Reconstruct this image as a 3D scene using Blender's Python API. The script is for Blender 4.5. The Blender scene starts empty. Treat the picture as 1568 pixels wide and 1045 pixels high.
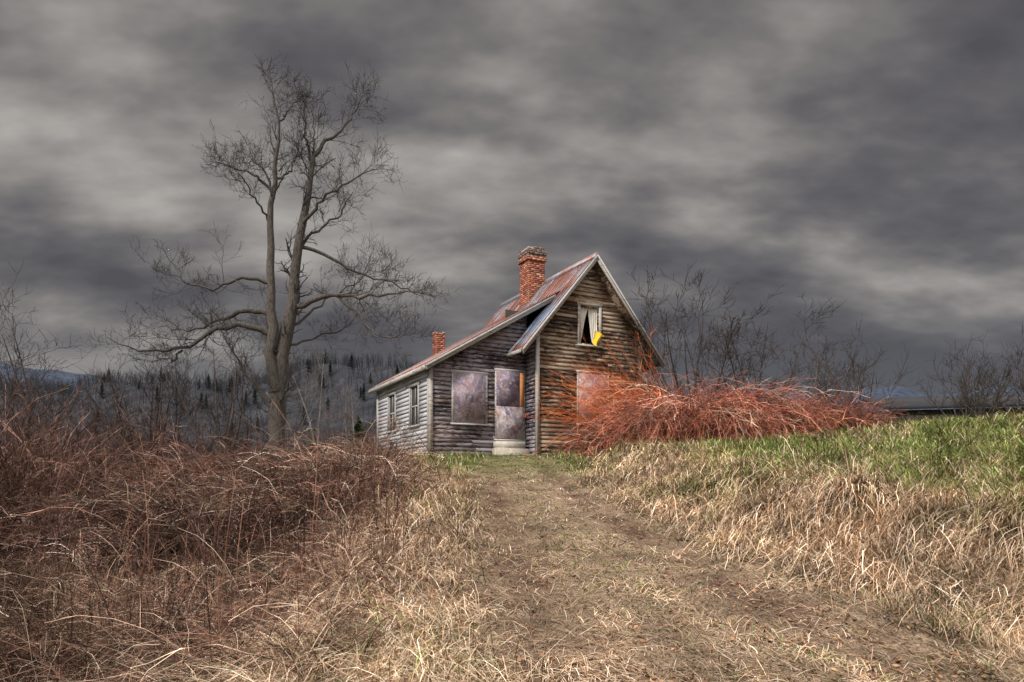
import bpy, math, random
import numpy as np
from mathutils import Vector
random.seed(7); rng=np.random.default_rng(11)
scene=bpy.context.scene
scene.view_settings.view_transform='Standard'; scene.view_settings.look='None'; scene.view_settings.exposure=0

# ------------------------------------------------------------------ helpers
def sstep(t):
    t=np.clip(t,0,1); return t*t*(3-2*t)
def wob(x,y,s=0):
    return (np.sin(x*1.7+s)*np.cos(y*1.3+1.1*s)+.6*np.sin(x*3.1+y*2.3+s)+.4*np.sin(-x*2.3+y*4.1+2*s))/2
def toe_x(y): return np.interp(y,[-10,0,4,5,6.2,9,12,16,20,30],[9,5.8,3.9,3.35,2.7,2.05,1.7,1.7,2.5,4.2])+.12*np.sin(np.asarray(y)*2.3)+.07*np.sin(np.asarray(y)*5.1)
def edge_x(y): return np.interp(y,[-10,0,6,10,14,20,26,40],[-1.2,-1.1,-1.2,-1.6,-2.6,-5.6,-7.5,-9])
def terrain(x,y):
    x=np.asarray(x,float); y=np.asarray(y,float)
    b=.1325*(y-np.logaddexp(0,(y-20.3)/.8)*.8)
    b=np.where(y<-15,-2.,b)
    d=x-toe_x(y); h=np.interp(y,[0,5,10,20],[.62,.62,.50,.40])
    bank=h*sstep(d/1.5)+.060*np.clip(d-1,0,25)
    e=edge_x(y)-x
    drop=-1.15*(1-np.exp(-np.clip(e,0,99)*.26))-.07*np.clip(-x-9,0,60)
    far=-.13*np.clip(y-28,0,90)-.05*np.clip(y-22,0,20)*sstep((x-6)/3)
    n=.045*wob(x,y)+.035*wob(x*2.3,y*2.1,2)
    offtrack=np.clip(np.maximum(d,e)+.3,0,1)
    lump=.13*np.clip(wob(x*1.6,y*1.5,4),-.3,1)*np.exp(-((d-1.0)/1.5)**2)
    q=(x-track_cx(y))/track_hw(y)
    ruts=-.035*np.exp(-((np.abs(q)-.52)/.17)**2)*sstep((22-y)/4)
    return b+bank+drop+far+n*(.3+1.1*offtrack)+lump+ruts
def track_cx(y): return np.interp(y,[-10,0,4,7,10,16,20],[4.4,2.4,1.3,.85,.5,.15,.1])
def track_hw(y): return np.interp(y,[-6,4,7,10,16,19],[2.0,1.9,1.55,1.3,1.2,1.0])

def raw_mesh(name,V,F4,C,mat,smooth=False):
    me=bpy.data.meshes.new(name)
    V=np.ascontiguousarray(V,dtype=np.float32).reshape(-1,3); F4=np.ascontiguousarray(F4,dtype=np.int32)
    k=F4.shape[1]; n=len(F4)
    me.vertices.add(len(V)); me.vertices.foreach_set('co',V.ravel())
    me.loops.add(n*k); me.loops.foreach_set('vertex_index',F4.ravel())
    me.polygons.add(n); me.polygons.foreach_set('loop_start',np.arange(0,n*k,k,dtype=np.int32))
    if smooth: me.polygons.foreach_set('use_smooth',np.ones(n,dtype=bool))
    me.update(calc_edges=True)
    ca=me.color_attributes.new('Col','FLOAT_COLOR','POINT')
    cc=np.ones((len(V),4),np.float32); cc[:,:3]=np.asarray(C).reshape(-1,3)
    ca.data.foreach_set('color',cc.ravel())
    me.materials.append(mat)
    ob=bpy.data.objects.new(name,me); scene.collection.objects.link(ob); return ob

def tube_geo(P,R,C,sides=3):
    N,K,_=P.shape
    T=np.gradient(P,axis=1); T/=np.linalg.norm(T,axis=2,keepdims=True)+1e-9
    vert=(np.abs(T[:,:,2]).mean(1)>.65)[:,None,None]
    ref=np.where(vert,np.array([1.,.2,0]),np.array([0,0,1.]))*np.ones_like(T)
    A=np.cross(T,ref); A/=np.linalg.norm(A,axis=2,keepdims=True)+1e-9
    B=np.cross(T,A)
    an=2*np.pi*np.arange(sides)/sides
    V=P[:,:,None,:]+R[:,:,None,None]*(np.cos(an)[None,None,:,None]*A[:,:,None,:]+np.sin(an)[None,None,:,None]*B[:,:,None,:])
    n=np.arange(N)[:,None,None]*K*sides; k=np.arange(K-1)[None,:,None]*sides; j=np.arange(sides)[None,None,:]; j2=(j+1)%sides
    F=np.stack([n+k+j,n+k+j2,n+k+sides+j2,n+k+sides+j],-1).reshape(-1,4)
    if C.ndim==2: C=np.repeat(C[:,None,:],K,1)
    CC=np.repeat(C[:,:,None,:],sides,2)
    return V.reshape(-1,3),F,CC.reshape(-1,3)
def ribbon_geo(P,W,C,rand=False):
    N,K,_=P.shape
    h=P[:,-1]-P[:,0]
    if rand: S=np.cross(h,rng.normal(0,1,(N,3)))
    else: S=np.stack([-h[:,1],h[:,0],np.zeros(N)],1)+rng.normal(0,.02,(N,3))
    S/=np.linalg.norm(S,axis=1,keepdims=True)+1e-9
    V=np.stack([P-S[:,None,:]*W[:,:,None],P+S[:,None,:]*W[:,:,None]],2)
    n=np.arange(N)[:,None]*K*2; k=np.arange(K-1)[None,:]*2
    F=np.stack([n+k,n+k+1,n+k+3,n+k+2],-1).reshape(-1,4)
    if C.ndim==2: C=np.repeat(C[:,None,:],K,1)
    CC=np.repeat(C[:,:,None,:],2,2)
    return V.reshape(-1,3),F,CC.reshape(-1,3)
def merge(gs):
    Vs,Fs,Cs=[],[],[];o=0
    for V,F,C in gs:
        Vs.append(V);Fs.append(F+o);Cs.append(C);o+=len(V)
    return np.concatenate(Vs),np.concatenate(Fs),np.concatenate(Cs)
def grow_canes(root,az,e0,length,curv,K=8,noise=.12,clip=True,lift=.02):
    N=len(root); P=np.zeros((N,K,3)); P[:,0]=root; e=e0.copy(); a=az.copy(); ds=length/(K-1); p=root.copy()
    for k in range(1,K):
        d=np.stack([np.cos(e)*np.cos(a),np.cos(e)*np.sin(a),np.sin(e)],1)
        p=p+d*ds[:,None]
        if clip: p[:,2]=np.maximum(p[:,2],terrain(p[:,0],p[:,1])+lift)
        P[:,k]=p
        e=e-curv/(K-1)+rng.normal(0,noise,N); a=a+rng.normal(0,noise,N)
    return P
def taper(r,K,end=.25): return r[:,None]*np.linspace(1,end,K)[None,:]
def side_twigs(P,n,lmin,lmax,K=4,up=.3,noise=.2,curv=.3,t0=.2,spread=.9,clip=True):
    N,KK,_=P.shape
    i=rng.integers(0,N,n); t=rng.uniform(t0,.97,n)*(KK-1); k=np.minimum(t.astype(int),KK-2); f=(t-k)[:,None]
    r=P[i,k]*(1-f)+P[i,k+1]*f; d=P[i,k+1]-P[i,k]
    az=np.arctan2(d[:,1],d[:,0])+rng.normal(0,spread,n); el=np.arctan2(d[:,2],np.hypot(d[:,0],d[:,1]))*.6+up+rng.normal(0,.4,n)
    return grow_canes(r,az,el,rng.uniform(lmin,lmax,n),np.full(n,curv),K,noise,clip),i
def colmix(n,cols,probs,var=.25):
    c=np.array(cols,float)[rng.choice(len(cols),n,p=np.array(probs)/sum(probs))]
    return c*np.exp(rng.normal(0,var,(n,1)))

class MB:
    def __init__(s): s.v=[];s.f=[];s.c=[]
    def hexa(s,p,c):
        o=len(s.v); s.v+= [tuple(q) for q in p]; s.c+=[c]*8
        for f in ((0,3,2,1),(4,5,6,7),(0,1,5,4),(1,2,6,5),(2,3,7,6),(3,0,4,7)): s.f.append(tuple(o+i for i in f))
    def box(s,x0,x1,y0,y1,z0,z1,c,j=0):
        p=[(x0,y0,z0),(x1,y0,z0),(x1,y1,z0),(x0,y1,z0),(x0,y0,z1),(x1,y0,z1),(x1,y1,z1),(x0,y1,z1)]
        if j: p=[(a+random.uniform(-j,j),b+random.uniform(-j,j),d+random.uniform(-j,j)) for a,b,d in p]
        s.hexa(p,c)
    def quad(s,p,c):
        o=len(s.v); s.v+=[tuple(q) for q in p]; s.c+=[c]*4; s.f.append((o,o+1,o+2,o+3))
    def obj(s,name,mat,parent=None,smooth=False):
        ob=raw_mesh(name,np.array(s.v),np.array(s.f),np.array(s.c),mat,smooth)
        if parent: ob.parent=parent
        return ob

# ------------------------------------------------------------------ materials
def new_mat(name):
    m=bpy.data.materials.new(name); m.use_nodes=True; nt=m.node_tree; b=nt.nodes['Principled BSDF']; return m,nt,b
def N(nt,t,**k):
    n=nt.nodes.new(t)
    for a,v in k.items(): setattr(n,a,v)
    return n
def noise(nt,vec,scale,detail=5,rough=.6,dist=0):
    n=N(nt,'ShaderNodeTexNoise'); n.inputs['Scale'].default_value=scale; n.inputs['Detail'].default_value=detail
    n.inputs['Roughness'].default_value=rough; n.inputs['Distortion'].default_value=dist
    if vec: nt.links.new(vec,n.inputs['Vector'])
    return n.outputs['Fac']
def ramp(nt,fac,stops):
    r=N(nt,'ShaderNodeValToRGB'); e=r.color_ramp.elements
    while len(e)<len(stops): e.new(.5)
    for i,(p,c) in enumerate(stops):
        e[i].position=p; e[i].color=(c[0],c[1],c[2],1) if hasattr(c,'__len__') else (c,c,c,1)
    nt.links.new(fac,r.inputs['Fac']); return r.outputs['Color']
def mix(nt,fac,a,b,mode='MIX'):
    m=N(nt,'ShaderNodeMix',data_type='RGBA',blend_type=mode)
    for s,v in ((m.inputs[0],fac),(m.inputs[6],a),(m.inputs[7],b)):
        if hasattr(v,'is_linked'): nt.links.new(v,s)
        elif hasattr(v,'__len__'): s.default_value=(v[0],v[1],v[2],1)
        else: s.default_value=v
    return m.outputs[2]
def attr(nt): return N(nt,'ShaderNodeAttribute',attribute_name='Col').outputs['Color']
def mapping(nt,scale,kind='Object'):
    tc=N(nt,'ShaderNodeTexCoord'); mp=N(nt,'ShaderNodeMapping'); mp.inputs['Scale'].default_value=scale
    nt.links.new(tc.outputs[kind],mp.inputs['Vector']); return mp.outputs['Vector']
def bump(nt,b,h,strength,dist=.02):
    n=N(nt,'ShaderNodeBump'); n.inputs['Strength'].default_value=strength; n.inputs['Distance'].default_value=dist
    nt.links.new(h,n.inputs['Height']); nt.links.new(n.outputs['Normal'],b.inputs['Normal'])

def plant_mat(name,var=.35,scale=6):
    m,nt,b=new_mat(name); v=mapping(nt,(1,1,1)); nt.nodes.remove(b)
    d=N(nt,'ShaderNodeBsdfDiffuse'); nt.links.new(d.outputs[0],nt.nodes['Material Output'].inputs[0])
    f=ramp(nt,noise(nt,v,scale,0),[(.3,1-var),(.7,1+var)])
    nt.links.new(mix(nt,1.,attr(nt),f,'MULTIPLY'),d.inputs['Color'])
    return m
M_grass=plant_mat('dry_grass',.4,2.2); M_cane=plant_mat('bramble_stem'); M_far=plant_mat('distant_twigs',.2,.3)
def bark():
    m,nt,b=new_mat('bark'); v=mapping(nt,(9,9,2))
    f=noise(nt,v,3,5,.7)
    nt.links.new(mix(nt,1.,attr(nt),ramp(nt,f,[(.3,.3),(.65,1.6)]),'MULTIPLY'),b.inputs['Base Color']); b.inputs['Roughness'].default_value=.9
    bump(nt,b,f,1.,.06); return m
M_bark=bark()
def ground_mat(name,scale):
    m,nt,b=new_mat(name); v=mapping(nt,(1,1,1))
    f1=noise(nt,v,scale,6,.75); f3=noise(nt,mapping(nt,(1,.35,1)),60*scale/1.3,2,.6,0)
    c=mix(nt,1.,attr(nt),ramp(nt,f1,[(.3,.35),(.7,1.6)]),'MULTIPLY')
    c=mix(nt,1.,c,ramp(nt,f3,[(.35,.5),(.6,1.5)]),'MULTIPLY')
    nt.links.new(c,b.inputs['Base Color']); b.inputs['Roughness'].default_value=.95; b.inputs['Specular IOR Level'].default_value=.1
    bump(nt,b,f3,.8,.03); return m
M_ground=ground_mat('turf',1.3); M_track=ground_mat('trodden_straw_dirt',2.0)
def siding(name,paint,amount):
    m,nt,b=new_mat(name)
    v=mapping(nt,(1.4,1.4,38)); v2=mapping(nt,(1,1,1.2))
    g=noise(nt,v,3,7,.75,.3)
    c=mix(nt,1.,attr(nt),ramp(nt,g,[(.3,.3),(.5,.95),(.72,1.8)]),'MULTIPLY')
    p=noise(nt,mapping(nt,(2.2,2.2,9)),2.2,7,.78,.4); p2=noise(nt,v2,.9,3,.5)
    ma=N(nt,'ShaderNodeMath',operation='ADD'); nt.links.new(p,ma.inputs[0])
    mb=N(nt,'ShaderNodeMath',operation='MULTIPLY'); nt.links.new(p2,mb.inputs[0]); mb.inputs[1].default_value=.5; nt.links.new(mb.outputs[0],ma.inputs[1])
    f=ramp(nt,ma.outputs[0],[(1-amount-.03,0),(1-amount+.05,1)])
    c=mix(nt,f,c,paint)
    nt.links.new(c,b.inputs['Base Color']); b.inputs['Roughness'].default_value=.7; b.inputs['Specular IOR Level'].default_value=.35
    bump(nt,b,g,.5,.01); return m
M_sid_front=siding('peeling_clapboard',(.38,.34,.38),.25)
M_sid_gable=siding('bare_clapboard',(.52,.41,.31),.23)
M_sid_side=siding('grey_clapboard',(.62,.63,.68),.46)
M_trim=siding('weathered_trim',(.46,.44,.42),.33)
def metal_roof():
    m,nt,b=new_mat('rusted_tin'); v=mapping(nt,(1,1,1))
    f=noise(nt,v,1.1,6,.7,.4); f2=noise(nt,mapping(nt,(.7,6,.7)),3,5,.7)
    c=mix(nt,ramp(nt,f,[(.45,0),(.6,1)]),attr(nt),(.24,.085,.055))
    c=mix(nt,1.,c,ramp(nt,f2,[(.3,.55),(.7,1.35)]),'MULTIPLY')
    nt.links.new(c,b.inputs['Base Color']); b.inputs['Metallic'].default_value=.35; b.inputs['Roughness'].default_value=.45; bump(nt,b,f2,.25,.01); return m
M_roof=metal_roof()
def panel_mat():
    m,nt,b=new_mat('stained_panel'); f=noise(nt,mapping(nt,(1,1,1.)),1.7,10,.75,.6); f2=noise(nt,mapping(nt,(4,4,.9)),3,7,.75,.5)
    c=mix(nt,ramp(nt,f,[(.40,0),(.60,1)]),attr(nt),(.10,.085,.15))
    c=mix(nt,ramp(nt,f2,[(.47,0),(.62,.85)]),c,(.32,.16,.09))
    c=mix(nt,ramp(nt,noise(nt,mapping(nt,(1,1,1)),7,9,.8),[(.53,0),(.60,.7)]),c,(.62,.58,.62))
    nt.links.new(c,b.inputs['Base Color']); b.inputs['Roughness'].default_value=.75; bump(nt,b,f2,.4,.02); return m
M_panel=panel_mat()
def simple(name,rough=.8,scale=12,var=.35,bs=.4):
    m,nt,b=new_mat(name); f=noise(nt,mapping(nt,(1,1,1)),scale,6,.7)
    nt.links.new(mix(nt,1.,attr(nt),ramp(nt,f,[(.3,1-var),(.7,1+var)]),'MULTIPLY'),b.inputs['Base Color']); b.inputs['Roughness'].default_value=rough
    bump(nt,b,f,bs,.01); return m
M_brick=simple('brick'); M_stone=simple('foundation_stone',.9,6); M_cloth=simple('cloth',.9,20,.12,.1); M_dark=simple('dark_interior',.9)
M_leaf=plant_mat('fallen_leaf',.35,30)
M_glass,nt_,b_=new_mat('dusty_glass'); b_.inputs['Base Color'].default_value=(.03,.035,.04,1); b_.inputs['Roughness'].default_value=.2

# ------------------------------------------------------------------ ground
ys=np.concatenate([np.linspace(-60,0,14)[:-1],np.linspace(0,30,260)[:-1],30+np.geomspace(.2,1400,60)])
xp=np.concatenate([np.linspace(0,16,130)[:-1],16+np.geomspace(.2,1600,50)]); xs=np.concatenate([-xp[::-1][:-1],xp])
GX,GY=np.meshgrid(xs,ys); GZ=terrain(GX,GY)
def green_prob(x,y):
    d=x-toe_x(y); e=edge_x(y)-x; n=wob(x*.9,y*.7,3); n2=wob(x*2.1,y*1.9,11)
    g=.12+.0*x
    g=np.where(d>.3,.16+.66*sstep((d-.7)/2.2)*(.6+.4*sstep((y-5)/6))+.34*n+.28*n2,g)
    g=np.where((d<=.3)&(e<0),.08+.68*sstep((y-12.5)/4)+.15*n,g)
    cx=track_cx(y); g=np.where((np.abs(x-cx+.1)<.35)&(y>6)&(e<0),g+.25,g)
    g=np.where(e>0,.05+.18*n+.14*n2,g)
    return np.clip(g,0,.88)
def shade_patch(x,y): # noise patches of shade painted into the dead growth left of the drive
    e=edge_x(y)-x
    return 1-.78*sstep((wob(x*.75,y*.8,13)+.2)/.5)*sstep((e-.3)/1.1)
def gcol(x,y):
    e=edge_x(y)-x
    straw=np.array([.30,.215,.14]); green=np.array([.13,.155,.045]); brown=np.array([.06,.036,.028])
    g=green_prob(x,y); b=np.clip(sstep(e/1.2)*.95,0,1)
    c=straw*(1-g[...,None])+green*g[...,None]
    return (c*(1-b[...,None])+brown*b[...,None])*shade_patch(x,y)[...,None]
V=np.stack([GX,GY,GZ],-1).reshape(-1,3); ny,nx=GX.shape
i=np.arange(ny-1)[:,None]*nx; j=np.arange(nx-1)[None,:]
F=np.stack([i+j,i+j+1,i+j+nx+1,i+j+nx],-1).reshape(-1,4)
C=gcol(GX,GY)*.6; fm=sstep((GY-28)/20)[...,None]; C=C*(1-fm)+np.array([.042,.034,.031])*fm
raw_mesh('ground',V,F,C,M_ground,True)
ty=np.linspace(-6,19.2,320); ts=np.linspace(-1.1,1.1,56); TY,TS=np.meshgrid(ty,ts,indexing='ij')
TX=track_cx(TY)+TS*track_hw(TY)
rag=.05*sstep((np.abs(TS)-.74+.25*wob(TX*3,TY*2.2,1))/.35)
TZ=terrain(TX,TY)+.025-rag
rut=np.clip(np.exp(-((np.abs(TS)-.52)/.2)**2)*(.75+.5*wob(TX*1.5,TY*1.3,7)),0,1)[...,None]
tc=np.array([.30,.215,.145])*(1-rut)+np.array([.15,.095,.066])*rut
gp=sstep((TY-12)/5)[...,None]*.55; tc=tc*(1-gp)+np.array([.16,.17,.06])*gp
ny,nx=TX.shape; i=np.arange(ny-1)[:,None]*nx; j=np.arange(nx-1)[None,:]
raw_mesh('dirt_track',np.stack([TX,TY,TZ],-1).reshape(-1,3),np.stack([i+j+1,i+j,i+j+nx,i+j+nx+1],-1).reshape(-1,4),tc*.75,M_track,True)

# ------------------------------------------------------------------ grass
def in_house(x,y):
    dx=x+2.39; dy=y-20; u=dx*.887+dy*.462; w=-dx*.462+dy*.887
    return (u>-.05)&(u<7.2)&(w>np.where(u>3.1,-.7,-.03))&(w<5.4)
STRAW=[(.62,.455,.31),(.46,.315,.20),(.74,.61,.47),(.31,.19,.115),(.20,.11,.07)]
GREEN=[(.18,.235,.06),(.27,.31,.11),(.105,.15,.035)]
def scatter(n,ymin,ymax,rmin,rmax):
    y=np.exp(rng.uniform(np.log(ymin),np.log(ymax),n)); x=rng.uniform(rmin,rmax,n)*(y+.6); return x,y
x,y=scatter(310000,3.0,25,-.85,.88); ok=~in_house(x,y); x=x[ok]; y=y[ok]
e=edge_x(y)-x; d=x-toe_x(y); cx=track_cx(y); hw=track_hw(y); q=(x-cx)/hw; tr=np.abs(q)<.95
rutd=np.exp(-((np.abs(q)-.52)/.2)**2); patch=.5+.5*wob(x*2.6,y*2.2,9)
keep=rng.random(len(x))<np.where(tr,(1-.45*rutd)*(.45+.85*patch),np.where(e>.8,.25+.4*patch,1.))
x,y,e,d,tr,patch=[k_[keep] for k_ in (x,y,e,d,tr,patch)]; n=len(x)
L=np.where(tr,rng.uniform(.04,.17,n),rng.uniform(.08,.2,n))*(1+.02*y)
root=np.stack([x,y,terrain(x,y)-.003+.02*tr],1)
el=np.where(tr,rng.uniform(-.02,.55,n),rng.uniform(.1,1.3,n))
flow=1.9+1.4*wob(x*1.1,y*1.2,6)
P=grow_canes(root,np.where(rng.random(n)<.5,flow+rng.normal(0,.6,n),rng.uniform(0,6.28,n)),el,L,rng.uniform(.2,1.2,n),4,.1,True,.012)
isg=rng.random(n)<green_prob(x,y); c=colmix(n,STRAW,[3,3,1.8,1.6,1.4],.3); cg=colmix(n,GREEN,[3,2,2]); c[isg]=cg[isg]
c*=(.5+.72*patch)[:,None]*shade_patch(x,y)[:,None]; c[e>.8]*=.75
V,F,C=ribbon_geo(P,taper(.0016+.00042*y,4,.2),c[:,None,:]*np.linspace(.55,1.1,4)[None,:,None]); raw_mesh('grass',V,F,C,M_grass)  # blades coloured darker at the root, standing for shade in the sward
def tussocks(name,cx,cy,per,Lr,dark=1,down=(0,-1),spread=.11):
    m=len(cx); idx=np.repeat(np.arange(m),per); n=len(idx)
    big=np.exp(rng.normal(0,.35,m))
    x=cx[idx]+rng.normal(0,spread,n)*big[idx]*(1+.02*cy[idx]); y=cy[idx]+rng.normal(0,spread,n)*big[idx]
    flow=np.arctan2(down[1],down[0])+rng.normal(0,.8,m)+.8*wob(cx,cy,8)
    az=np.where(rng.random(n)<.7,flow[idx]+rng.normal(0,.5,n),rng.uniform(0,6.28,n))
    root=np.stack([x,y,terrain(x,y)-.01],1)
    P=grow_canes(root,az,rng.uniform(.2,1.3,n),rng.uniform(*Lr,n)*big[idx],rng.uniform(1.0,2.8,n),5,.12,True,.02)
    g=green_prob(cx,cy)*1.05; isg=(rng.random(m)<g)[idx]&(rng.random(n)<.8)
    c=colmix(n,STRAW,[3,2.2,2.6,1.4,1.0],.25); cg=colmix(n,GREEN+[(.38,.33,.17)],[2,2,1,1.2],.22)
    c[isg]=cg[isg]; c*=np.exp(rng.normal(0,.38,m))[idx][:,None]*(shade_patch(cx,cy)*dark)[idx][:,None]
    Cr=c[:,None,:]*np.array([.18,.48,.88,1.14,1.18])[None,:,None]  # shade deep in each tuft is painted as dark blade roots
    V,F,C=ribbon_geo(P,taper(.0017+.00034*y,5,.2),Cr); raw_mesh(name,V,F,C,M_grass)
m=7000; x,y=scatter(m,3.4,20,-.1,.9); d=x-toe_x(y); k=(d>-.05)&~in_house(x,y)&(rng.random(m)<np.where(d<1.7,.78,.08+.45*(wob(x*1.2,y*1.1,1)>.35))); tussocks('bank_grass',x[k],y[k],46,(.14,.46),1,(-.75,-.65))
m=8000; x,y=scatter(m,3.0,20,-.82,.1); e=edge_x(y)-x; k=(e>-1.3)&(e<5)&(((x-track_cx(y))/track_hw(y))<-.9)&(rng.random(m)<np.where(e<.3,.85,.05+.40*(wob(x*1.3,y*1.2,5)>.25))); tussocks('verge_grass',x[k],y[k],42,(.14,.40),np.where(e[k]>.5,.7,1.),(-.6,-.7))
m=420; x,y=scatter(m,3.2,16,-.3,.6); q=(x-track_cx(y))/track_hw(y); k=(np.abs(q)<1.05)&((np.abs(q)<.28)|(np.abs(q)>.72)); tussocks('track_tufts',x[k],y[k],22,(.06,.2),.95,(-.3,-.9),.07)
n=5200; x,y=scatter(n,3.2,17,-.5,.8); z=terrain(x,y)+.035; sz=rng.uniform(.012,.03,n); a=rng.uniform(0,6.28,n); P=[]
for q in range(4):
    b_a=a+q*math.pi/2; P.append(np.stack([x+np.cos(b_a)*sz*(1 if q%2 else .55),y+np.sin(b_a)*sz*(1 if q%2 else .55),z+rng.uniform(-.008,.015,n)],1))
V=np.stack(P,1).reshape(-1,3); F=np.arange(4*n).reshape(-1,4); raw_mesh('fallen_leaves',V,F,np.repeat(colmix(n,[(.20,.10,.06),(.28,.16,.09),(.12,.065,.045)],[2,2,1]),4,0),M_leaf)

# ------------------------------------------------------------------ brambles
RED=[(.145,.072,.056),(.23,.125,.095),(.062,.036,.032),(.36,.25,.18),(.56,.46,.37),(.17,.115,.09)]
def thicket(name,cx,cy,per,hr,cols,probs,rad,twigs,K=7,spread=.35,tl=(.15,.55),curv=(1.2,2.9),e0=(.8,1.5),hs=None,dk=False):
    m=len(cx); idx=np.repeat(np.arange(m),per); n=len(idx)
    x=cx[idx]+rng.normal(0,spread,n); y=cy[idx]+rng.normal(0,spread,n)
    root=np.stack([x,y,terrain(x,y)-.02],1)
    sc=(.6+.75*rng.random(m)**1.3) if hs is None else hs
    P=grow_canes(root,rng.uniform(0,6.28,n),rng.uniform(*e0,n),rng.uniform(*hr,n)*sc[idx],rng.uniform(*curv,n),K,.11,True,.03)
    tone=np.exp(rng.normal(0,.4,m))
    if dk: tone*=np.clip(shade_patch(cx,cy),.42,1)
    c=colmix(n,cols,probs,.35)*tone[idx][:,None]
    Cc=c[:,None,:]*np.linspace(.28,1.5,K)[None,:,None]  # dark cane bases put the shaded thicket interior into the colour
    g=[tube_geo(P,taper(rng.uniform(.6,1.3,n)*rad,K,.35),Cc)]
    T,i=side_twigs(P,twigs,*tl,K=4,up=.2); g.append(ribbon_geo(T,taper(np.full(twigs,rad*.5),4,.4),c[i]*rng.uniform(.6,1.5,(twigs,1)),True))
    V,F,C=merge(g); return raw_mesh(name,V,F,C,M_cane,False)
def clustered(cents,m,sd):
    c=np.array(cents); k=rng.integers(0,len(c),m); return c[k,0]+rng.normal(0,sd,m)*c[k,2],c[k,1]+rng.normal(0,sd,m)*c[k,2]
cx,cy=clustered([(-5.0,14.5,1.1),(-6.5,15.5,1.2),(-8.2,15.0,1.1),(-3.9,12.0,.8),(-5.2,11.2,.9),(-7.2,12.3,1.),(-9.5,13.,1.1),(-3.2,9.6,.6),(-4.6,9.2,.7),(-7.,9.8,.8),(-11.5,16,1.5),(-7.2,18,1.2),(-9,18.5,1.3),(-2.9,13,.6),(-2.6,10.8,.5),(-3.6,15.6,.8)],440,.56)
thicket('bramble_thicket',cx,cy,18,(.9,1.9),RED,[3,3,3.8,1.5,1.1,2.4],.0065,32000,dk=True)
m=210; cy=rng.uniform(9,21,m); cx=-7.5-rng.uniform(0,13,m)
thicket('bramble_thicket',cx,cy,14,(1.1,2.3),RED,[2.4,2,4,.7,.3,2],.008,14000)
cx,cy=clustered([(-9.6,13.6,.8),(-11.6,15.5,1.),(-8.4,11.,.7),(-13.5,18,1.2),(-12.3,14.5,.9),(-10.8,19,1.1)],110,.7)
thicket('tall_scrub',cx,cy,14,(1.6,3.0),[(.10,.056,.045),(.06,.036,.03),(.19,.12,.09)],[3,3,1],.008,20000,curv=(.3,1.5),e0=(1.05,1.55))
m=300; cy=np.exp(rng.uniform(np.log(3.4),np.log(9.5),m)); cx=edge_x(cy)+.1-rng.uniform(0,1,m)*(.72*cy-.5); kk=wob(cx*1.1,cy*1.1,2)>-.5; cx=cx[kk];cy=cy[kk]
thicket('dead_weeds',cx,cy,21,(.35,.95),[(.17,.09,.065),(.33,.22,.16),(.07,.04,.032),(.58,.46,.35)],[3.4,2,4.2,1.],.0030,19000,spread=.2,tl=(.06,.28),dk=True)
m=44; cy=rng.uniform(4.2,9,m); cx=edge_x(cy)+.2-rng.uniform(0,1,m)*(.6*cy-.3)
thicket('dead_weed_stalks',cx,cy,6,(.7,1.25),[(.06,.035,.03),(.15,.08,.06)],[3,2],.0042,3200,spread=.12,tl=(.04,.16),curv=(-.1,.4),e0=(1.3,1.56))
OR=[(.34,.115,.072),(.25,.08,.058),(.46,.20,.12),(.11,.05,.042),(.54,.39,.29)]
m=140; t=rng.normal(0,1,m); cx=4.85+t*1.1; cy=17.6+rng.normal(0,.6,m); hs=np.clip(1.15-.08*np.abs(t)**2,.55,1.2)*rng.uniform(.8,1.2,m)
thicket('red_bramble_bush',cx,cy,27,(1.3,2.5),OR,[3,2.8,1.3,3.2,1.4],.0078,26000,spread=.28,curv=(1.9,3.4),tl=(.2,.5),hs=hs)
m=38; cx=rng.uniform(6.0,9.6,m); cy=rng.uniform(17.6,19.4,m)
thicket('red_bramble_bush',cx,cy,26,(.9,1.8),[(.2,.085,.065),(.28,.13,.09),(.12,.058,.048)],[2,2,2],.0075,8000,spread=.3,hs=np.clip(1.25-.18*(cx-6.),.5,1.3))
n=230; root=np.stack([rng.uniform(3.0,4.9,n),rng.uniform(18.9,19.9,n),np.zeros(n)],1); root[:,2]=terrain(root[:,0],root[:,1])
P=grow_canes(root,math.pi+rng.normal(-.12,.42,n),rng.uniform(.5,1.4,n),rng.uniform(1.4,3.5,n),rng.uniform(.2,1.7,n),9,.10)
def offwall(P,c0):
    w_=-(P[:,:,0]+2.39)*.462+(P[:,:,1]-20)*.887; u_=(P[:,:,0]+2.39)*.887+(P[:,:,1]-20)*.462
    ex=np.where(u_<7.3,np.clip(w_+c0,0,9),0); P[:,:,0]+=ex*.462; P[:,:,1]-=ex*.887; return P
P=offwall(P,.76)
c=colmix(n,[(.60,.17,.06),(.68,.26,.10),(.38,.10,.05)],[3,2,2],.2)
T,i=side_twigs(P,3600,.12,.45,K=4,up=.2,spread=.7); T=offwall(T,.75)
V,F,C=merge([tube_geo(P,taper(np.full(n,.006),9,.4),c),ribbon_geo(T,taper(np.full(len(T),.004),4,.5),c[i],True)]); raw_mesh('climbing_vine',V,F,C,M_cane)

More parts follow.
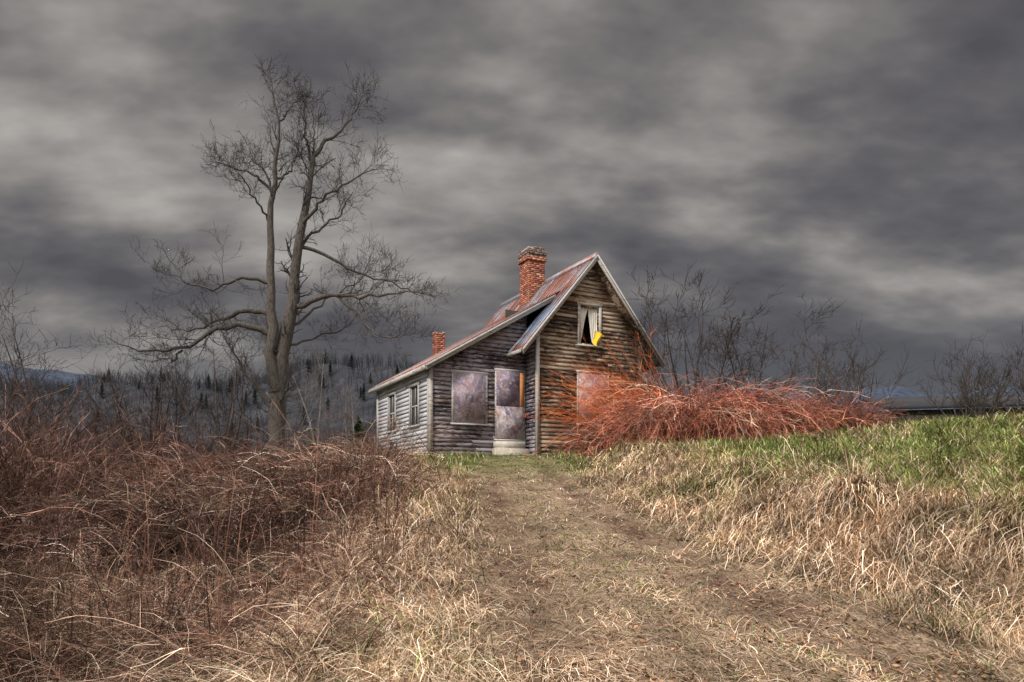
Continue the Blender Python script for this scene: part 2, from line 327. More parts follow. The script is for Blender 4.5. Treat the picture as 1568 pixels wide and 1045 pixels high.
# ------------------------------------------------------------------ trees
def resample(pts,K):
    p=np.array(pts,float); d=np.r_[0,np.cumsum(np.linalg.norm(np.diff(p,axis=0),axis=1))]; t=np.linspace(0,d[-1],K)
    q=np.stack([np.interp(t,d,p[:,i]) for i in range(3)],1)
    for _ in range(2): q[1:-1]=(q[:-2]+2*q[1:-1]+q[2:])/4
    return q
class Tree:
    def __init__(s,rmin=.0028): s.big=[];s.sm=[];s.rmin=rmin
    def add(s,P,r0,r1):
        R=np.linspace(r0,r1,len(P))
        if len(P)==16 and r0>.12: R=R*(1+rng.normal(0,.06,16))
        (s.big if len(P)==16 else s.sm).append((P,R))
    def grow(s,p,d,L,r,lev,nch,up=.25,crook=.2):
        K=6; P=[p]; d=d/np.linalg.norm(d)
        for k in range(K-1):
            d=d+np.array([random.gauss(0,crook),random.gauss(0,crook),random.gauss(0,crook)+up*.25]); d/=np.linalg.norm(d); p=p+d*L/(K-1); P.append(p)
        P=np.array(P); s.add(P,r,max(r*.4,s.rmin*.8))
        if lev>0: s.sprout(P,np.linspace(r,r*.4,K),L,lev,nch,up,crook,.25,.62)
    def sprout(s,P,R,L,lev,nch,up=.25,crook=.2,t0=.25,lf=.5):
        K=len(P)
        for c in range(nch):
            t=random.uniform(t0,1)*(K-1); k=min(int(t),K-2); q=P[k]*(1-(t-k))+P[k+1]*(t-k); a=P[k+1]-P[k]; a/=np.linalg.norm(a)+1e-9
            rn=np.array([random.gauss(0,1),random.gauss(0,1),random.gauss(.25,.8)]); rn/=np.linalg.norm(rn)
            s.grow(q,a*.75+rn*.85,L*random.uniform(.55,1.1)*lf,max(R[k]*.55,s.rmin),lev-1,max(2,min(nch-1,5)),up,crook)
    def build(s,name,col,tipcol,mat,sides=9):
        g=[]
        if s.big:
            P=np.array([b[0] for b in s.big]);R=np.array([b[1] for b in s.big]); g.append(tube_geo(P,R,np.tile(col,(len(P),1))*rng.uniform(.85,1.15,(len(P),1)),sides))
        P=np.array([b[0] for b in s.sm]);R=np.array([b[1] for b in s.sm]); g.append(tube_geo(P,R,np.tile(tipcol,(len(P),1))*rng.uniform(.7,1.3,(len(P),1)),3))
        V,F,C=merge(g); return raw_mesh(name,V,F,C,mat,True)
S=.02297; bx,by=-8.25,24.; bz=1.6+100*S
def sk(pts,amp=1.,ph=0):
    o=[]; n=len(pts)
    for i_,(a,b_) in enumerate(pts): o.append((bx+(a-425)*S,by+amp*i_/max(1,n-1)+ph,bz+(650-b_)*S))
    return o
T=Tree(.0050)
limbs=[
 ([(425,700),(425,650),(422,600),(430,560),(437,515),(449,470),(451,420),(459,375),(464,330),(473,285),(480,240)],.33,.075,0,0,6),
 ([(425,600),(418,560),(417,510),(422,450),(418,390),(424,330),(429,285),(442,245),(438,200),(429,145)],.20,.02,-.8,-.1,10),
 ([(480,240),(497,212),(520,195),(533,172),(546,145)],.075,.015,.5,0,8),
 ([(478,250),(468,212),(474,178),(468,158)],.055,.012,-.6,0,5),
 ([(470,290),(480,240),(484,210),(480,175)],.05,.012,-.2,0,5),
 ([(463,345),(482,330),(500,312),(525,303),(560,290),(590,284)],.07,.012,-1.2,0,9),
 ([(458,385),(475,352),(500,330),(515,300),(528,270)],.06,.012,1.3,0,7),
 ([(456,378),(490,383),(520,398),(560,412),(610,425),(640,436)],.07,.012,1.5,0,10),
 ([(452,470),(480,463),(515,457),(550,466),(590,468),(635,462),(660,470)],.10,.013,-1.6,0,11),
 ([(520,458),(548,480),(572,510),(585,528),(615,530),(645,525)],.055,.011,-.8,-.6,8),
 ([(446,500),(470,478),(500,440),(530,420),(555,385)],.055,.011,1.8,0,8),
 ([(424,315),(414,275),(398,252),(372,244),(356,241)],.055,.011,.8,-.4,6),
 ([(422,300),(405,283),(385,277),(358,276),(340,279)],.055,.011,-.9,-.4,6),
 ([(421,350),(408,325),(395,300),(380,285)],.045,.01,-1.4,-.4,5),
 ([(420,440),(398,432),(375,440),(345,458),(318,452),(290,440)],.07,.011,-1.,-.4,9),
 ([(417,485),(398,475),(360,478),(320,488),(285,500),(250,497),(222,490)],.10,.012,1.3,-.3,11),
 ([(416,515),(400,505),(372,500),(345,514),(322,535),(300,546),(268,548),(235,548),(205,532)],.11,.012,-1.4,-.2,12),
 ([(300,546),(285,560),(262,556),(240,560)],.035,.01,.4,-1.,4),
 ([(437,200),(452,170),(465,145)],.035,.009,.6,-.6,5),
 ([(430,280),(445,262),(452,230),(462,205)],.04,.01,1.0,-.3,5),
 ([(425,560),(400,560),(385,520),(378,470),(370,430)],.055,.011,2.5,0,7),
 ([(436,530),(455,520),(480,500),(510,490),(540,440)],.05,.011,2.2,0,7),
 ([(425,640),(412,610),(392,585),(374,545),(366,520)],.08,.012,-1.5,0,9),
 ([(428,640),(440,615),(452,600),(462,570)],.06,.012,-1.2,0,7)]
for pts,r0,r1,amp,ph,nch in limbs:
    P=resample(sk(pts,amp,ph),16); P[1:-1]+=rng.normal(0,.04,(14,3)); T.add(P,r0,r1)
    L=np.linalg.norm(P[-1]-P[0]); T.sprout(P,np.linspace(r0,r1,16)*.5,min(L,2.7),3,nch+9,.18,.2,.3 if r0<.15 else .55,.42)
for q in range(50):
    P0=T.big[0][0]; k=int(random.uniform(.05,.7)*14); d=np.array([random.gauss(0,1),random.gauss(0,1),.4])
    T.grow(P0[k],d,random.uniform(.3,.9),random.uniform(.02,.045),1,3)
T.build('bare_tree',np.array([.095,.082,.07]),np.array([.062,.053,.051]),M_bark,10)
def bare_tree(name,x,y,h,r,stems=1,lev=3,nch=6,lean=.15,col=(.10,.08,.07),tip=(.07,.05,.05),up=.3,mat=M_bark,t0=.25,z=None,rmin=.0045):
    T=Tree(rmin); z=float(terrain(x,y)) if z is None else z
    for q in range(stems):
        d=np.array([random.gauss(0,lean),random.gauss(0,lean),1.]); pts=[np.array([x+random.gauss(0,.12*(stems>1)),y+random.gauss(0,.12*(stems>1)),z-.2])]
        hh=h*random.uniform(.7,1) if stems>1 else h
        for k in range(8):
            d=d+np.array([random.gauss(0,.08),random.gauss(0,.08),.05]); d/=np.linalg.norm(d); pts.append(pts[-1]+d*hh/8)
        P=resample(pts,16); T.add(P,r,r*.15); T.sprout(P,np.linspace(r,r*.15,16)*.8,h*.42,lev,nch,up,.18,t0,.55)
    return T.build(name,np.array(col),np.array(tip),mat,6)
bare_tree('bare_sapling',-17.2,25.5,7.4,.09,4,3,11,.2,tip=(.05,.034,.03),rmin=.006)
bare_tree('bare_sapling',-12.6,24.,4.8,.06,14,2,9,.42,col=(.05,.035,.03),tip=(.035,.024,.022),rmin=.006)
bare_tree('bare_sapling',-9.7,23.,4.8,.06,7,3,7,.3,tip=(.045,.032,.03))
bare_tree('bare_sapling',-9.9,36.,8.2,.10,2,3,9,.12,col=(.2,.18,.16),tip=(.16,.13,.12))
bare_tree('bare_sapling',-11.3,34.,6.4,.07,3,3,7,.2,col=(.12,.1,.09),tip=(.12,.1,.09))
bare_tree('bare_sapling',-7.7,32.,5.2,.06,3,3,6,.2,col=(.2,.18,.16),tip=(.17,.14,.13))
bare_tree('bare_sapling',-21.,30,6.,.08,4,3,8,.3,tip=(.05,.036,.032),rmin=.006)
bare_tree('bare_sapling',6.1,22.6,5.4,.05,11,3,6,.42,col=(.06,.045,.04),tip=(.05,.037,.034),rmin=.0065)
bare_tree('bare_sapling',7.9,21.8,4.3,.04,9,3,6,.42,col=(.06,.045,.04),tip=(.055,.04,.036),rmin=.006)
bare_tree('bare_sapling',9.4,22.,3.6,.035,6,3,5,.35,tip=(.06,.042,.038))
bare_tree('bare_sapling',13.2,28.,4.9,.045,9,2,9,.2,tip=(.045,.036,.034),rmin=.007)
bare_tree('bare_sapling',14.8,28.5,4.5,.045,7,2,9,.2,tip=(.045,.036,.034),rmin=.007)
bare_tree('bare_shrub',17.4,25.5,3.5,.04,20,2,9,.5,tip=(.055,.042,.038),rmin=.006)
bare_tree('bare_shrub',20.0,26.,3.6,.04,16,2,9,.45,tip=(.05,.038,.035),rmin=.006)
def woodland(name,pos,hr,rad,nt,col,K=5,ln=(.12,.42)):
    n=len(pos); h=rng.uniform(*hr,n); hm=np.mean(hr)
    P=grow_canes(pos,rng.uniform(0,6.28,n),rng.uniform(1.25,1.57,n),h,rng.normal(0,.25,n),K,.07,False)
    c=np.tile(col,(n,1))*rng.uniform(.6,1.4,(n,1)) if np.ndim(col)==1 else col*rng.uniform(.6,1.4,(n,1))
    g=[tube_geo(P,taper(rad*h/hm,K,.15),c)]
    m=n*nt; T,i=side_twigs(P,m,ln[0]*hm,ln[1]*hm,K=4,up=.45,curv=-.3,t0=.1,clip=False)
    g.append(ribbon_geo(T,taper(np.full(m,rad*.45),4,.4),c[i],True))
    T2,i2=side_twigs(T,int(m*1.5),.06*hm,.2*hm,K=3,up=.35,clip=False); g.append(ribbon_geo(T2,taper(np.full(len(T2),rad*.32),3,.6),c[i][i2],True))
    V,F,C=merge(g); return raw_mesh(name,V,F,C,M_far)
def onground(x,y): return np.stack([x,y,terrain(x,y)],1)
n=380; y=rng.uniform(36,85,n); x=-rng.uniform(.12,1.0,n)*y
woodland('woodland_edge',onground(x,y),(2.2,5.4),.032,20,np.array([.06,.047,.045]))
n=260; y=rng.uniform(24,33,n); x=-rng.uniform(.36,1.0,n)*y
woodland('scrub',onground(x,y),(1.0,2.4),.016,22,np.array([.075,.042,.038]))

# ------------------------------------------------------------------ hills
def hill_top(r):
    return np.interp(r,[-3,-.95,-.75,-.62,-.5,-.36,-.25,-.15,0,.2,.38,.6,3],[.13,.156,.158,.160,.158,.170,.188,.190,.17,.13,.085,.07,.05])
def hill_z(r,Y):
    t=(Y-150)/260.; z=-11+(hill_top(r)*410*.93+11)*sstep(t)+3*np.sin(r*23+Y*.02)*sstep(t)+2*np.sin(r*61+Y*.05)*sstep(t)
    return z
def sheet(name,rs,Ys,zf,col,mat):
    R,YY=np.meshgrid(rs,Ys); Z=zf(R,YY); ny,nx=R.shape; i=np.arange(ny-1)[:,None]*nx; j=np.arange(nx-1)[None,:]
    n=.8+.4*rng.random(R.shape)
    return raw_mesh(name,np.stack([R*YY,YY,Z],-1).reshape(-1,3),np.stack([i+j,i+j+1,i+j+nx+1,i+j+nx],-1).reshape(-1,4),(np.array(col)*n[...,None]),mat,True)
M_hill=ground_mat('wooded_slope',.05)
sheet('hill',np.linspace(-3,3,500),np.linspace(140,520,60),hill_z,(.030,.031,.037),M_hill)  # faint bluish distance haze is part of this base colour
def mt(r,Y):
    top=np.interp(r,[-3,-.8,-.75,-.68,-.55,0,.35,.42,.5,.56,.62,.7,.8,3],[.17,.184,.184,.172,.155,.14,.144,.150,.141,.147,.138,.145,.139,.15])+.0016*np.sin(r*37)+.001*np.sin(r*91)
    return -20+(top*2000+20)*sstep((Y-1000)/1000.)
sheet('mountains',np.linspace(-3,3,400),np.linspace(1000,2300,14),mt,(.04,.052,.078),M_hill)  # blue aerial haze painted straight into the mountain colour
n=5600; r=rng.uniform(-.95,.45,n); Y=150+260*np.sqrt(rng.random(n)); Y=np.where(rng.random(n)<.3,rng.uniform(385,415,n),Y)
pos=np.stack([r*Y,Y,hill_z(r,Y)-.5],1)
tt=((Y-150)/260)[:,None]; hc=np.array([.046,.038,.037])*(1-tt)+np.array([.052,.053,.064])*tt  # tree colour turns bluish with distance, haze mixed into it
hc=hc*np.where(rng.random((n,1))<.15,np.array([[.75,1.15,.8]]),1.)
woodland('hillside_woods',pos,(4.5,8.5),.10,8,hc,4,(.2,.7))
def conifers(name,pos,h,col,m=900):
    g=[]
    for (x,y,z),hh in zip(pos,h):
        t=rng.random(m)**.8; a=rng.uniform(0,6.28,m); rr=hh*.34*(1-t)**.8*(.7+.3*np.sin(a*2+x))+.08
        root=np.stack([x+0*t,y+0*t,z+hh*(.05+.95*t)],1)
        P=grow_canes(root,a,rng.uniform(-.1,.5,m),rr*rng.uniform(.5,1.2,m),rng.uniform(0,.6,m),3,.1,False)
        W=np.tile(np.array([.3,1,.25]),(m,1))*(.015*hh)
        c=np.tile(col,(m,1))*rng.uniform(.4,1.6,(m,1)); g.append(ribbon_geo(P,W,c,True))
        g.append(tube_geo(np.array([[[x,y,z],[x,y,z+hh*.5],[x,y,z+hh]]]),np.array([[.02,.012,.004]])*hh,np.array([[.06,.045,.035]])))
    V,F,C=merge(g); raw_mesh(name,V,F,C,M_far)
for (x,y,h) in [(-16.2,56,9.),(-13.,58,9.8),(-14.6,62,8.),(-12.1,61,8.4)]:
    conifers('evergreen_tree',[(x,y,float(terrain(x,y)))],[h],np.array([.045,.085,.038]))
n=55; r=rng.uniform(-.62,-.12,n); Y=rng.uniform(230,400,n)
conifers('hillside_evergreens',np.stack([r*Y,Y,hill_z(r,Y)],1),rng.uniform(5,9,n),np.array([.04,.055,.048]),420)  # needle colour greyed for haze

# ------------------------------------------------------------------ house
house=bpy.data.objects.new('weathered_house',None); scene.collection.objects.link(house)
house.location=(-2.39,20,2.65); house.rotation_euler=(0,0,math.radians(27.5))
def jit(c,v=.2):
    k=math.exp(random.gauss(0,v)); return (c[0]*k,c[1]*k,c[2]*k)
def wall(name,org,ax,nrm,Lf,Rf,zt,opens,mat,bases,miss=.02,h=.128):
    mb=MB(); o=Vector(org);a=Vector(ax);nn=Vector(nrm)
    def pt(s,z,d): 
        v=o+a*s+nn*d; return (v.x,v.y,z)
    z=0.0
    while z<zt-.01:
        z1=min(z+h,zt); spans=[(Lf(z),Lf(z1),Rf(z),Rf(z1))]; zm=(z+z1)/2
        for (s0,s1,a0,a1) in opens:
            if a0<zm<a1:
                ns=[]
                for (l0,l1,r0,r1) in spans:
                    if s0>=max(r0,r1) or s1<=min(l0,l1): ns.append((l0,l1,r0,r1)); continue
                    ns.append((l0,l1,s0,s0)); ns.append((s1,s1,r0,r1))
                spans=ns
        for (l0,l1,r0,r1) in spans:
            if r0-l0<.03: continue
            mb.hexa([pt(l0,z,-.04),pt(r0,z,-.04),pt(r0,z,-.012),pt(l0,z,-.012),pt(l1,z1,-.04),pt(r1,z1,-.04),pt(r1,z1,-.012),pt(l1,z1,-.012)],(.035,.028,.024))
            cuts=[0.]
            while cuts[-1]<1: cuts.append(cuts[-1]+random.uniform(1.0,3.6)/(r0-l0))
            cuts[-1]=1.
            for q in range(len(cuts)-1):
                if random.random()<miss: continue
                t0,t1=cuts[q]+(.002 if q else 0),cuts[q+1]
                b0=l0+(r0-l0)*t0;b1=l0+(r0-l0)*t1;c0=l1+(r1-l1)*t0;c1=l1+(r1-l1)*t1
                e0,e1=random.gauss(0,.009),random.gauss(0,.009); d0=.046+abs(random.gauss(0,.009)); d1=.046+abs(random.gauss(0,.009))
                if random.random()<.08: e1-=random.uniform(.01,.05)
                zb=z-.012; cc=random.choice(bases)
                mb.hexa([pt(b0,zb+e0,d0-.018),pt(b1,zb+e1,d1-.018),pt(b1,zb+e1,d1),pt(b0,zb+e0,d0),
                         pt(c0,z1+.004,-.010),pt(c1,z1+.004,-.010),pt(c1,z1+.004,.004),pt(c0,z1+.004,.004)],jit(cc,.4))
        z=z1
    return mb.obj(name,mat,house)
c_=5.15
GL=lambda z: 3.2 if z<3.8 else min(c_,c_-(6.14-z)/1.2)
GR=lambda z: 7.1 if z<3.8 else max(c_,c_+(6.14-z)/1.2)
FB=[(.10,.078,.088),(.11,.083,.092),(.21,.14,.105),(.07,.055,.063),(.30,.27,.29)]
GB=[(.08,.048,.036),(.10,.058,.04),(.26,.12,.055),(.055,.037,.03),(.30,.23,.17),(.15,.085,.05)]
wall('front_wall',(0,0,0),(1,0,0),(0,-1,0),lambda z:0 if z<2.52 else (z-2.52)/.594,lambda z:3.2,4.42,[(.74,1.73,.93,2.42),(2.15,3.12,.5,2.6)],M_sid_front,FB,.03)
wall('gable_wall',(0,-.68,0),(1,0,0),(0,-1,0),GL,GR,6.12,[(4.74,5.46,3.53,4.78),(4.69,5.77,1.04,2.64)],M_sid_gable,GB,.03)
wall('side_wall',(0,0,0),(0,1,0),(-1,0,0),lambda z:0,lambda z:5.24,2.5,[(.93,1.65,.93,2.14),(3.2,3.92,.93,2.14)],M_sid_side,[(.34,.34,.38),(.42,.42,.46),(.2,.19,.2)],.01)
wall('porch_wall',(3.2,-.68,0),(0,1,0),(-1,0,0),lambda z:0,lambda z:.68,3.8,[],M_sid_front,[(.06,.05,.07)],.01)
wall('right_wall',(7.1,-.68,0),(0,1,0),(1,0,0),lambda z:0,lambda z:5.92,3.8,[],M_sid_gable,GB,.01)
wall('back_wall',(0,5.24,0),(1,0,0),(0,1,0),lambda z:0 if z<2.52 else ((z-2.52)/.594 if z<5.0 else c_-(6.14-z)/1.2),lambda z:GR(z),6.1,[],M_sid_side,[(.2,.18,.17)],.01)
def slab(mb,A,B,w0,w1,t,c):
    (u0,z0),(u1,z1)=A,B
    mb.hexa([(u0,w0,z0-t),(u1,w0,z1-t),(u1,w1,z1-t),(u0,w1,z0-t),(u0,w0,z0),(u1,w0,z1),(u1,w1,z1),(u0,w1,z0)],c)
rt=MB(); dk=MB()
def tin(A,B,w0,w1,colf):
    n=max(1,round((w1-w0)/.56)); dw=(w1-w0)/n
    L=math.hypot(B[0]-A[0],B[1]-A[1]); m=max(1,round(L/2.2))
    for i in range(n):
        for j in range(m):
            a=(A[0]+(B[0]-A[0])*j/m,A[1]+(B[1]-A[1])*j/m); b=(A[0]+(B[0]-A[0])*(j+1)/m,A[1]+(B[1]-A[1])*(j+1)/m)
            up=random.uniform(0,.006)
            slab(rt,(a[0],a[1]+up),(b[0],b[1]+up+.003),w0+i*dw+.001,w0+(i+1)*dw-.001,.012,jit(colf(w0+i*dw,j/m),.18))
        for q in (0,.33,.66):
            wq=w0+(i+q)*dw; slab(rt,(A[0],A[1]+.03),(B[0],B[1]+.03),wq,wq+.022,.028,jit(colf(wq,.5),.15))
    slab(dk,(A[0],A[1]-.02),(B[0],B[1]-.02),w0+.02,w1-.02,.07,(.10,.075,.06))
EA=(-.28,2.72-.28*.594); BR=(4.224,5.229); RG=(c_,6.34); LE=(c_-2.65,3.16); RE=(c_+2.65,3.16)
cf=lambda w,t:(.27,.27,.30) if random.random()<.55 else (.28,.11,.08)
cb=lambda w,t:(.22,.28,.38)
tin(EA,BR,-.35,5.55,cf); tin(BR,RG,-1.05,5.55,cf); tin(LE,BR,-1.05,-.36,cb); tin(LE,(4.15,5.14),-.355,-.06,cb); tin(RG,RE,-1.05,5.55,cf)
rt.obj('tin_roof',M_roof,house); dk.obj('roof_deck',M_sid_gable,house)
cap=MB(); cap.hexa([(c_-.16,-1.07,6.17),(c_+.16,-1.07,6.17),(c_+.16,5.57,6.17),(c_-.16,5.57,6.17),(c_-.02,-1.07,6.40),(c_+.02,-1.07,6.40),(c_+.02,5.57,6.40),(c_-.02,5.57,6.40)],(.3,.3,.33)); cap.obj('ridge_cap',M_roof,house)
tm=MB()
def rake(A,B,w,depth,c,th=.035,off=.0):
    slab(tm,(A[0],A[1]-off),(B[0],B[1]-off),w-th,w,depth,c)
rake((LE[0],LE[1]-.012),(c_,RG[1]-.012),-1.052,.20,(.22,.20,.19)); rake((c_,RG[1]-.012),(RE[0],RE[1]-.012),-1.052,.20,(.22,.20,.19))
rake((LE[0],LE[1]-.012),(c_,RG[1]-.012),-1.09,.09,(.34,.33,.33)); rake((c_,RG[1]-.012),(RE[0],RE[1]-.012),-1.09,.09,(.34,.33,.33))
rake((EA[0],EA[1]-.012),(4.05,5.125-.012),-.352,.17,(.24,.22,.21)); rake((EA[0],EA[1]-.012),(4.0,5.095-.012),-.389,.07,(.30,.29,.29))
tm.box(EA[0]-.03,EA[0]-.003,-.35,5.5,EA[1]-.15,EA[1]-.02,(.14,.10,.09))
tm.box(RE[0]+.003,RE[0]+.03,-1.0,5.5,RE[1]-.15,RE[1]-.02,(.2,.17,.15))
tm.box(LE[0]-.03,LE[0]-.003,-1.0,-.06,LE[1]-.13,LE[1]-.02,(.2,.17,.15))
for i in range(9):
    w=.1+i*.6; slab(tm,(EA[0]+.01,EA[1]-.093),(.0,2.72-.093),w,w+.05,.09,(.15,.12,.10))
def fbox(u0,u1,z0,z1,w,th,c): tm.box(u0,u1,w-th,w,z0,z1,c)
tm.box(-.07,.05,-.078,-.0,-.0,2.52,(.30,.22,.16)); tm.box(-.075,-.02,.003,.10,0,2.5,(.40,.38,.38))
tm.box(-.07,0,5.16,5.29,0,2.5,(.3,.3,.3))
tm.box(3.13,3.25,-.765,-.685,0,3.75,(.45,.33,.24))
def casing(u0,u1,z0,z1,w,c,t=.09):
    fbox(u0-t,u0,z0,z1,w-.02,.05,c); fbox(u1,u1+t,z0,z1,w-.02,.05,c); fbox(u0-t-.02,u1+t+.02,z1+.002,z1+t,w-.02,.055,c); fbox(u0-t-.04,u1+t+.04,z0-.05,z0-.002,w-.02,.09,c)
casing(.74,1.73,.93,2.42,0,(.16,.13,.13)); casing(2.15,3.05,.5,2.6,0,(.14,.11,.11),.07)
casing(4.74,5.46,3.53,4.78,-.68,(.30,.20,.13)); casing(4.69,5.77,1.04,2.64,-.68,(.14,.085,.06),.07)
for (a,b) in ((.93,1.65),(3.2,3.92)):
    t=.08; c=(.3,.3,.32)
    for (w0,w1,z0,z1,th) in ((a-t,a,.93,2.14,.05),(b,b+t,.93,2.14,.05),(a-t-.02,b+t+.02,2.142,2.23,.055),(a-t-.03,b+t+.03,.87,.928,.09)):
        tm.box(-.02-th,-.02,w0,w1,z0,z1,c)
    tm.box(-.02,0.0,a+.02,b-.02,1.50,1.55,(.4,.4,.42)); tm.box(-.015,.005,(a+b)/2-.015,(a+b)/2+.015,.935,1.498,(.35,.35,.37)); tm.box(-.015,.005,(a+b)/2-.015,(a+b)/2+.015,1.552,2.135,(.35,.35,.37))
    tm.box(-.018,.002,a+.002,a+.04,.935,2.135,(.35,.35,.37)); tm.box(-.018,.002,b-.04,b-.002,.935,2.135,(.35,.35,.37))
tm.obj('trim_boards',M_trim,house)
cbd=MB(); cbd.box(7.03,7.16,-.765,-.685,0,3.70,(.09,.06,.045)); cbd.obj('corner_board',M_dark,house)
gl=MB()
for (a,b) in ((.93,1.65),(3.2,3.92)): gl.quad([(.012,a,.93),(.012,b,.93),(.012,b,2.14),(.012,a,2.14)],(.05,.05,.05))
gl.obj('window_glass',M_glass,house)
pn=MB()
def panel(u0,u1,z0,z1,w,c,th=.02): pn.box(u0,u1,w-th,w,z0,z1,c,.006)
panel(.70,1.74,.93,2.44,-.072,(.45,.38,.48)); panel(4.68,5.76,1.05,2.62,-.752,(.48,.27,.22))
panel(2.13,2.92,1.52,2.60,-.072,(.30,.26,.40)); panel(2.10,3.02,.52,1.51,-.08,(.60,.55,.55))
pn.obj('window_and_door_boards',M_panel,house)
st=MB(); st.box(2.925,3.08,-.095,-.05,1.52,2.58,(.55,.24,.09)); st.obj('door_plank',M_brick,house)
fl=MB(); fl.box(.05,7.05,0.0,5.2,.1,.15,(.05,.04,.035)); fl.box(3.3,7.0,-.6,5.2,2.85,2.9,(.05,.04,.035)); fl.box(3.3,7.0,1.6,1.65,2.91,5,(.03,.025,.02)); fl.obj('floors',M_dark,house)
fd=MB()
def stones(u0,u1,w0,w1,z0,z1):
    L=max(abs(u1-u0),abs(w1-w0)); n=max(1,int(L/.35)); rows=3
    for r in range(rows):
        for i in range(n):
            a,b=i/n,(i+1)/n; o=random.uniform(-.01,.03)
            za,zb=z0+(z1-z0)*r/rows,z0+(z1-z0)*(r+1)/rows-.012
            c=jit(random.choice([(.24,.21,.18),(.3,.24,.18),(.18,.16,.15),(.34,.2,.12)]),.2)
            if abs(u1-u0)>abs(w1-w0): fd.box(u0+(u1-u0)*a+.006,u0+(u1-u0)*b-.006,w0-o,w1,za,zb,c,.008)
            else: fd.box(u0-o,u1,w0+(w1-w0)*a+.006,w0+(w1-w0)*b-.006,za,zb,c,.008)
stones(0,3.18,0,.15,-.55,-.02); stones(3.22,7.08,-.66,-.5,-.55,-.02); stones(0,.15,.17,5.2,-.75,-.02); stones(3.22,3.36,-.48,0,-.5,-.02)
fd.box(1.95,3.05,-.5,-.08,-.4,.20,(.42,.38,.32),.012); fd.box(2.0,3.0,-.33,-.08,.205,.42,(.5,.46,.40),.012); fd.box(1.9,3.1,-.95,-.52,-.5,-.0,(.36,.32,.27),.015)
fd.obj('stone_foundation_and_steps',M_stone,house)
sb=MB(); sb.box(-.045,-.0,.12,5.24,-.12,-.002,(.3,.3,.31)); sb.box(.06,3.12,-.06,-.003,-.14,-.002,(.12,.09,.08)); sb.box(3.26,7.03,-.74,-.685,-.14,-.002,(.12,.09,.08)); sb.obj('sill_boards',M_trim,house)
def chimney(name,u,w,sz,z0,z1,crown):
    mb=MB(); hb=.072; z=z0; r=0
    mb.box(u-sz/2+.02,u+sz/2-.02,w-sz/2+.02,w+sz/2-.02,z0,z1-.03,(.28,.24,.2))
    mb.box(u-sz/2+.09,u+sz/2-.09,w-sz/2+.09,w+sz/2-.09,z1-.029,z1+.005,(.02,.02,.02))
    while z<z1:
        o=0
        if crown:
            if z1-.50<z<z1-.15: o=.05
            if z1-.40<z<z1-.30: o=.03
        s=sz/2+o; n=max(2,int(round(2*s/.21))); bl=2*s/n
        for side in range(4):
            for i in range(-1,n+1):
                a=-s+(i+(.5 if r%2 else 0))*bl; b=a+bl-.014; a=max(a,-s); b=min(b,s)
                if b-a<.03: continue
                if z>z1-.1 and random.random()<.35: continue
                c=jit(random.choice([(.36,.12,.07),(.42,.16,.09),(.27,.085,.06),(.48,.24,.15)]),.2)
                if crown and z>z1-.35: c=jit((.17,.12,.10),.3)
                if side==0: mb.box(u+a,u+b,w-s,w-s+.06,z,z+hb-.013,c,.004)
                if side==1: mb.box(u+a,u+b,w+s-.06,w+s,z,z+hb-.013,c,.004)
                if side==2: mb.box(u-s,u-s+.06,w+a,w+b,z,z+hb-.013,c,.004)
                if side==3: mb.box(u+s-.06,u+s,w+a,w+b,z,z+hb-.013,c,.004)
        z+=hb; r+=1
    mb.obj(name,M_brick,house)
chimney('brick_chimney',4.78,2.45,.66,5.3,7.52,True); chimney('small_brick_chimney',2.2,4.95,.36,3.8,4.78,False)
lt=MB()
for i in range(7):
    slab(lt,(7.15,3.0),(9.2,2.35),.2+i*.6,.2+(i+1)*.6-.003,.03,jit((.2,.15,.15),.2))
lt.obj('lean_to_roof',M_roof,house)
wall('lean_to_wall',(7.15,.4,0),(1,0,0),(0,-1,0),lambda z:0,lambda z:1.95 if z<2.3 else max(0.02,(2.92-z)/.317),2.85,[],M_sid_gable,GB,.02)
def cloth(name,uf,zf,w,col,amp=.03,n=26,m=26,freq=4):
    mb=MB(); g=[[None]*(n+1) for _ in range(m+1)]
    for j in range(m+1):
        t=j/m
        for i in range(n+1):
            s=i/n; g[j][i]=(uf(s,t),w+amp*math.sin(s*freq*6.28+t*2)*(.5+.5*t)+.01*math.sin(t*9+s*5),zf(s,t))
    for j in range(m):
        for i in range(n): mb.quad([g[j][i],g[j][i+1],g[j+1][i+1],g[j+1][i]],col)
    return mb.obj(name,M_cloth,house,True)
cloth('curtain_left',lambda s,t:4.75+s*(.37-.30*t**.8),lambda s,t:4.77-1.22*t*(1-.08*s),-.64,(.74,.71,.64))
cloth('curtain_right',lambda s,t:5.10+.17*t**1.6+s*(.35-.17*t**1.6),lambda s,t:4.77-1.12*t-.03*s,-.645,(.78,.75,.68))
cloth('yellow_cloth',lambda s,t:5.24+s*(.28+.08*math.sin(t*6))-.05*t+.02*math.sin(t*5),lambda s,t:4.02-.50*t*(.45+.55*math.sin(s*2.6+.7))-.10*s,-.82,(.85,.58,.04),.05,20,16,1.3)

